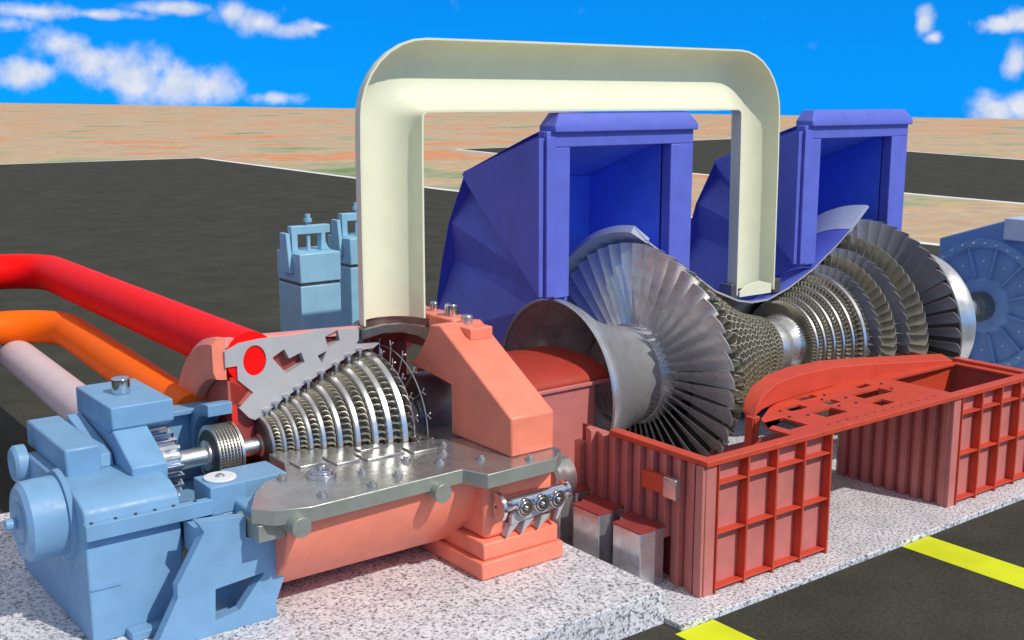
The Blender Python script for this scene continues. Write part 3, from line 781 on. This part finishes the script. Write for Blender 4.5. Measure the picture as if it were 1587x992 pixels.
# ------------------------------------------------------------------ generator
gn = thing('generator', 'slate blue generator with a ribbed round end shield ringed with bolts', 'generator', (25.5, 0, -1.87))
part('housing', PR([(1.24,1.40),(-.34,1.94),(-2.0,1.94),(-2.2,1.5),(-2.2,-1.868),(1.9,-1.868),(1.9,.2),(1.24,.9)], 'x', 24.0, 29), M['gen'], gn, bevel=.03)
part('top_box', B(23.9, 27, -2.3, -.36, 1.52, 2.0), M['gen_pale'], gn, bevel=.03)
es = part('end_shield', RV([(23.999,0),(23.86,0),(23.86,.55),(23.9,.62),(23.95,.66),(23.95,1.28),(23.84,1.34),(23.84,1.50),(23.999,1.50)], n=72), M['gen'], gn, smooth=30)
for k in range(12):
    a = 2*PI*k/12 + .2
    bm = B(23.86, 23.951, .64, 1.33, -.025, .025)
    bmesh.ops.rotate(bm, verts=bm.verts, cent=(0, 0, 0), matrix=Matrix.Rotation(a, 3, 'X'))
    part('shield_rib', bm, M['gen'], es, bevel=.008)
for k in range(32):
    a = 2*PI*k/32
    part('shield_bolt', CY((23.80, 1.42*cos(a), 1.42*sin(a)), (23.839, 1.42*cos(a), 1.42*sin(a)), .03, n=6), M['gen_pale'], es)
for k in range(12):
    a = 2*PI*k/12 - .06
    part('shield_bolt', CY((23.92, 1.0*cos(a), 1.0*sin(a)), (23.949, 1.0*cos(a), 1.0*sin(a)), .028, n=6), M['gen_pale'], es)
part('shaft_gland', RV([(23.5,.201),(23.5,.3),(23.6,.34),(23.859,.34),(23.859,.201)], n=40, closed=True), M['gunmetal'], gn, smooth=30)

# ------------------------------------------------------------------ front bearing pedestal (light blue)
fp = thing('bearing_pedestal', 'light blue front bearing pedestal around the gear, at the left end of the shaft', 'bearing pedestal', (4.4, -.2, -1.5))
ZP = -1.498
bodyp = [(-1.40,ZP),(-1.40,.02),(-1.34,.10),(-1.15,.17),(-.85,.20),(.8,.20),(1.2,.1),(1.4,-.3),(1.4,ZP)]
part('main_body', PR(bodyp, 'x', 3.62, 4.72), M['blue'], fp, bevel=.02, smooth=40)
part('bracket_web', B(4.721, 4.95, -1.30, -1.1, ZP, -.15), M['gunmetal'], fp, bevel=.01)
part('rear_body', B(4.721, 6.0, -.9, 1.4, ZP, -.50), M['blue'], fp, bevel=.02)
part('rear_wall', PR([(4.95,-.5),(4.95,.40),(5.1,.47),(5.95,.47),(5.95,-.5)], 'y', .62, .75), M['blue'], fp, bevel=.015)
bm = bmesh.new(); revolve(bm, [(5.66,.52),(5.66,.68),(6.0,.68),(6.0,.52)], n=24, a0=-.1, a1=PI/2+.1, closed=True, caps=True)
part('gland_hood', bm, M['blue'], fp, bevel=.01)
part('top_ledge', PR([(.45,.46),(.45,.53),(.78,.53),(.78,.46)], 'x', 4.98, 5.98), M['blue'], fp, bevel=.01)
part('ledge_on_body', B(3.64, 3.98, -1.415, -1.402, -.86, -.84), M['blue'], fp)
# big bearing cap with sloped front
cap = [(1.12,.201),(1.12,.90),(-.25,.90),(-.25,.62),(-.50,.48),(-.86,.34),(-.88,.10),(-.2,.06),(.2,.201)]
part('bearing_cap', PR([(1.12,.55),(1.12,.90),(-.25,.90),(-.25,.62),(-.1,.55)], 'x', 4.36, 5.14), M['blue'], fp, bevel=.02)
part('cap_leg', PR([(1.10,.201),(1.10,.549),(-.1,.549),(-.24,.615),(-.87,.30),(-.87,.09),(-.60,.09),(-.50,.201)], 'x', 4.365, 4.80), M['blue'], fp, bevel=.02)
part('cap_nut', CY((4.72, .42, .901), (4.72, .42, 1.10), .115, n=32), M['chrome'], fp, bevel=.012)
part('small_cap', PR([(1.22,.201),(1.22,.53),(-.42,.53),(-.42,.10),(-.36,.10),(-.30,.201)], 'x', 3.74, 4.16), M['blue'], fp, bevel=.03)
part('cap_link', PR([(.9,.201),(.9,.60),(.0,.42),(-.25,.35),(-.3,.201)], 'x', 4.161, 4.34), M['blue'], fp, bevel=.01)
# side rail
rl = part('side_rail', B(3.60, 5.08, -1.52, -1.402, -.235, -.05), M['blue'], fp, bevel=.008)
for x in (3.68, 3.95, 4.18, 4.40, 4.62, 4.88):
    part('rail_bolt', CY((x, -1.46, -.049), (x, -1.46, -.035), .018, n=12), M['dark'], rl)
# gear case end and round covers
gc = part('round_end_cover', RV([(3.10,0),(3.10,.08),(3.12,.10),(3.12,.22),(3.15,.24),(3.13,.30),(3.13,.40),(3.18,.46),(3.35,.47),(3.62,.47)], n=56, cx=(-.6,-.17)), M['blue'], fp, smooth=30)
part('hub_plug', CY((2.98,-.6,-.17), (3.099,-.6,-.17), .07, n=16), M['blue'], gc, bevel=.008)
part('end_collar', RV([(3.56,0),(3.56,.52),(3.619,.54),(3.619,0)], n=56, cx=(-.6,-.17)), M['blue'], fp, smooth=30)
part('round_end_cover', RV([(3.46,0),(3.46,.2),(3.50,.24),(3.62,.24)], n=40, cx=(.92,.06)), M['blue'], fp, smooth=30)
# right block with a white cap disc
part('corner_block', B(5.06, 5.5, -1.50, -.98, -.26, .085), M['blue'], fp, bevel=.012)
part('white_disc', RV([(0,0)]*2, n=3) if False else CY((5.30,-1.22,.086), (5.30,-1.22,.115), .195, n=48), M['white'], fp, bevel=.008)
part('disc_centre', CY((5.30,-1.22,.116), (5.30,-1.22,.14), .06, .035, n=24), M['steel'], fp)
part('link_block', B(5.501, 6.12, -1.34, -.75, -.24, .03), M['blue'], fp, bevel=.01)
part('chamfer_block', PR([(-1.45,-.13),(-1.95,-.13),(-2.05,-.3),(-1.95,-.62),(-1.45,-.62)], 'x', 5.35, 5.64), M['blue'], fp, bevel=.03)
part('under_block', B(5.0, 5.6, -1.5, -1.0, ZP, -.262), M['blue'], fp, bevel=.012)
part('foot_lip', B(4.0, 4.7, -1.62, -1.41, ZP, ZP+.1), M['blue'], fp, bevel=.01)
# cut-out leg plate
leg = [(4.68,-.10),(5.27,-.16),(5.26,-.41),(5.86,-.575),(5.82,-.78),(5.60,-1.32),(5.62,ZP),(4.10,ZP),(4.41,-.94),(4.41,-.80),(4.76,-.24)]
hole = [(4.86,-.95),(5.47,-.90),(5.14,-1.28),(4.84,-1.33)][::-1]
part('leg_plate', PR(leg, 'y', -2.0, -1.86, [hole]), M['blue'], fp, smooth=0, bevel=.008)
part('leg_link', B(4.75, 5.2, -1.859, -1.4, -.6, -.262), M['blue'], fp)

# ------------------------------------------------------------------ world and sun
w = bpy.data.worlds.new('World'); sc.world = w; w.use_nodes = True
nt = w.node_tree; bg = nt.nodes['Background']
SUN_AZ = math.radians(163)   # compass direction the light comes from, from +y clockwise
SUN_EL = math.radians(46)
tc = nt.nodes.new('ShaderNodeTexCoord')
sep = nt.nodes.new('ShaderNodeSeparateXYZ'); nt.links.new(tc.outputs['Generated'], sep.inputs[0])
def mth(op, a, b=None, c=None, clamp=False):
    n = nt.nodes.new('ShaderNodeMath'); n.operation = op; n.use_clamp = clamp
    for i, v in enumerate((a, b, c)):
        if v is None: continue
        if isinstance(v, (int, float)): n.inputs[i].default_value = v
        else: nt.links.new(v, n.inputs[i])
    return n.outputs[0]
absz = mth('ABSOLUTE', sep.outputs['Z'])
zz = mth('ADD', absz, .30)
cmb = nt.nodes.new('ShaderNodeCombineXYZ')
nt.links.new(sep.outputs['X'], cmb.inputs[0]); nt.links.new(sep.outputs['Y'], cmb.inputs[1]); nt.links.new(zz, cmb.inputs[2])
nrm = nt.nodes.new('ShaderNodeVectorMath'); nrm.operation = 'NORMALIZE'; nt.links.new(cmb.outputs[0], nrm.inputs[0])
sky = nt.nodes.new('ShaderNodeTexSky'); sky.sky_type = 'NISHITA'; sky.sun_disc = False
sky.sun_elevation = SUN_EL; sky.sun_rotation = SUN_AZ; sky.altitude = 0; sky.dust_density = .3; sky.ozone_density = 3
nt.links.new(nrm.outputs[0], sky.inputs[0])
tint = nt.nodes.new('ShaderNodeVectorMath'); tint.operation = 'MULTIPLY'; tint.inputs[1].default_value = SKY_TINT = (.02, 1.25, 2.3)
nt.links.new(sky.outputs[0], tint.inputs[0])
# cumulus clouds: blobs at given azimuth / elevation, broken up by noise
az = mth('ARCTAN2', sep.outputs['Y'], sep.outputs['X'])
el = mth('ARCSINE', sep.outputs['Z'])
clouds = [ # px, py, rx, ry on the photo, turned into directions below
 (95,68,55,22),(150,95,65,32),(215,122,60,34),(270,128,50,28),(330,132,52,24),(425,152,40,9),(355,22,26,18),(400,36,42,20),(448,46,38,13),(495,41,16,6),
 (42,110,44,19),(55,18,90,12),(150,22,60,8),(270,12,60,9),(8,38,40,14),(1432,38,14,20),(1445,58,14,10),(1545,38,34,11),(1580,30,20,15),(1575,92,16,24),
 (1545,172,54,22),(1580,168,40,20),(1105,168,36,3)]
f_, cx_, cy_ = 1798.26, 793.5, 496.
dens = None
nz = nt.nodes.new('ShaderNodeTexNoise'); nz.inputs['Scale'].default_value = 34; nz.inputs['Detail'].default_value = 8; nz.inputs['Roughness'].default_value = .55
nt.links.new(tc.outputs['Generated'], nz.inputs['Vector'])
for px, py, rx, ry in clouds:
    d = (R @ Vector((px-cx_, -(py-cy_), -f_))).normalized()
    a0 = math.atan2(d.y, d.x); e0 = math.asin(d.z)
    l = math.sqrt(f_*f_ + (px-cx_)**2)
    rx_, ry_ = rx/l*1.18, ry/l*1.18
    u = mth('MULTIPLY', mth('SUBTRACT', az, a0), 1/rx_); v = mth('MULTIPLY', mth('SUBTRACT', el, e0), 1/ry_)
    g = mth('SUBTRACT', 1.0, mth('SQRT', mth('ADD', mth('MULTIPLY', u, u), mth('MULTIPLY', v, v))))
    dens = g if dens is None else mth('MAXIMUM', dens, g)
dn = mth('ADD', mth('MAXIMUM', dens, -.6), mth('MULTIPLY', mth('SUBTRACT', nz.outputs['Fac'], .5), 2.6))
cm = nt.nodes.new('ShaderNodeMapRange'); cm.interpolation_type = 'SMOOTHSTEP'
nt.links.new(dn, cm.inputs[0]); cm.inputs[1].default_value = -.2; cm.inputs[2].default_value = .95; cm.inputs[3].default_value = 0; cm.inputs[4].default_value = .93
nz2 = nt.nodes.new('ShaderNodeTexNoise'); nz2.inputs['Scale'].default_value = 60; nz2.inputs['Detail'].default_value = 5
nt.links.new(tc.outputs['Generated'], nz2.inputs['Vector'])
cr = nt.nodes.new('ShaderNodeValToRGB'); cr.color_ramp.elements[0].position = .3; cr.color_ramp.elements[1].position = .65
K = 9.0
cr.color_ramp.elements[0].color = (.62*K, .72*K, .92*K, 1); cr.color_ramp.elements[1].color = (.92*K, .93*K, 1.0*K, 1)
nt.links.new(nz2.outputs['Fac'], cr.inputs[0])
mx = nt.nodes.new('ShaderNodeMix'); mx.data_type = 'RGBA'
nt.links.new(cm.outputs[0], mx.inputs['Factor']); nt.links.new(tint.outputs[0], mx.inputs[6]); nt.links.new(cr.outputs[0], mx.inputs[7])
# unseen overhead veil of bright cloud, added for soft neutral ambient light
ve = nt.nodes.new('ShaderNodeMapRange'); ve.interpolation_type = 'SMOOTHSTEP'
nt.links.new(sep.outputs['Z'], ve.inputs[0]); ve.inputs[1].default_value = .10; ve.inputs[2].default_value = .30; ve.inputs[3].default_value = 0; ve.inputs[4].default_value = .95
nz3 = nt.nodes.new('ShaderNodeTexNoise'); nz3.inputs['Scale'].default_value = 3; nz3.inputs['Detail'].default_value = 5
nt.links.new(tc.outputs['Generated'], nz3.inputs['Vector'])
vr = nt.nodes.new('ShaderNodeValToRGB'); vr.color_ramp.elements[0].position = .35; vr.color_ramp.elements[1].position = .65
vr.color_ramp.elements[0].color = (.26*K, .31*K, .40*K, 1); vr.color_ramp.elements[1].color = (.80*K, .81*K, .83*K, 1)
nt.links.new(nz3.outputs['Fac'], vr.inputs[0])
mx2 = nt.nodes.new('ShaderNodeMix'); mx2.data_type = 'RGBA'
nt.links.new(ve.outputs[0], mx2.inputs['Factor']); nt.links.new(mx.outputs[2], mx2.inputs[6]); nt.links.new(vr.outputs[0], mx2.inputs[7])
nt.links.new(mx2.outputs[2], bg.inputs['Color']); bg.inputs['Strength'].default_value = .1

sd = bpy.data.lights.new('sun', 'SUN'); so = bpy.data.objects.new('sun', sd); C.objects.link(so)
sd.energy = 3.2; sd.angle = math.radians(.6); sd.color = (1, .95, .88)
dirv = Vector((sin(SUN_AZ)*cos(SUN_EL), cos(SUN_AZ)*cos(SUN_EL), sin(SUN_EL)))
so.rotation_euler = dirv.to_track_quat('Z', 'Y').to_euler()

vs = sc.view_settings; sc.display_settings.display_device = 'sRGB'
vs.view_transform = 'Standard'; vs.look = 'None'; vs.exposure = 0; vs.gamma = 1; vs.use_curve_mapping = False
sc.render.engine = 'CYCLES'
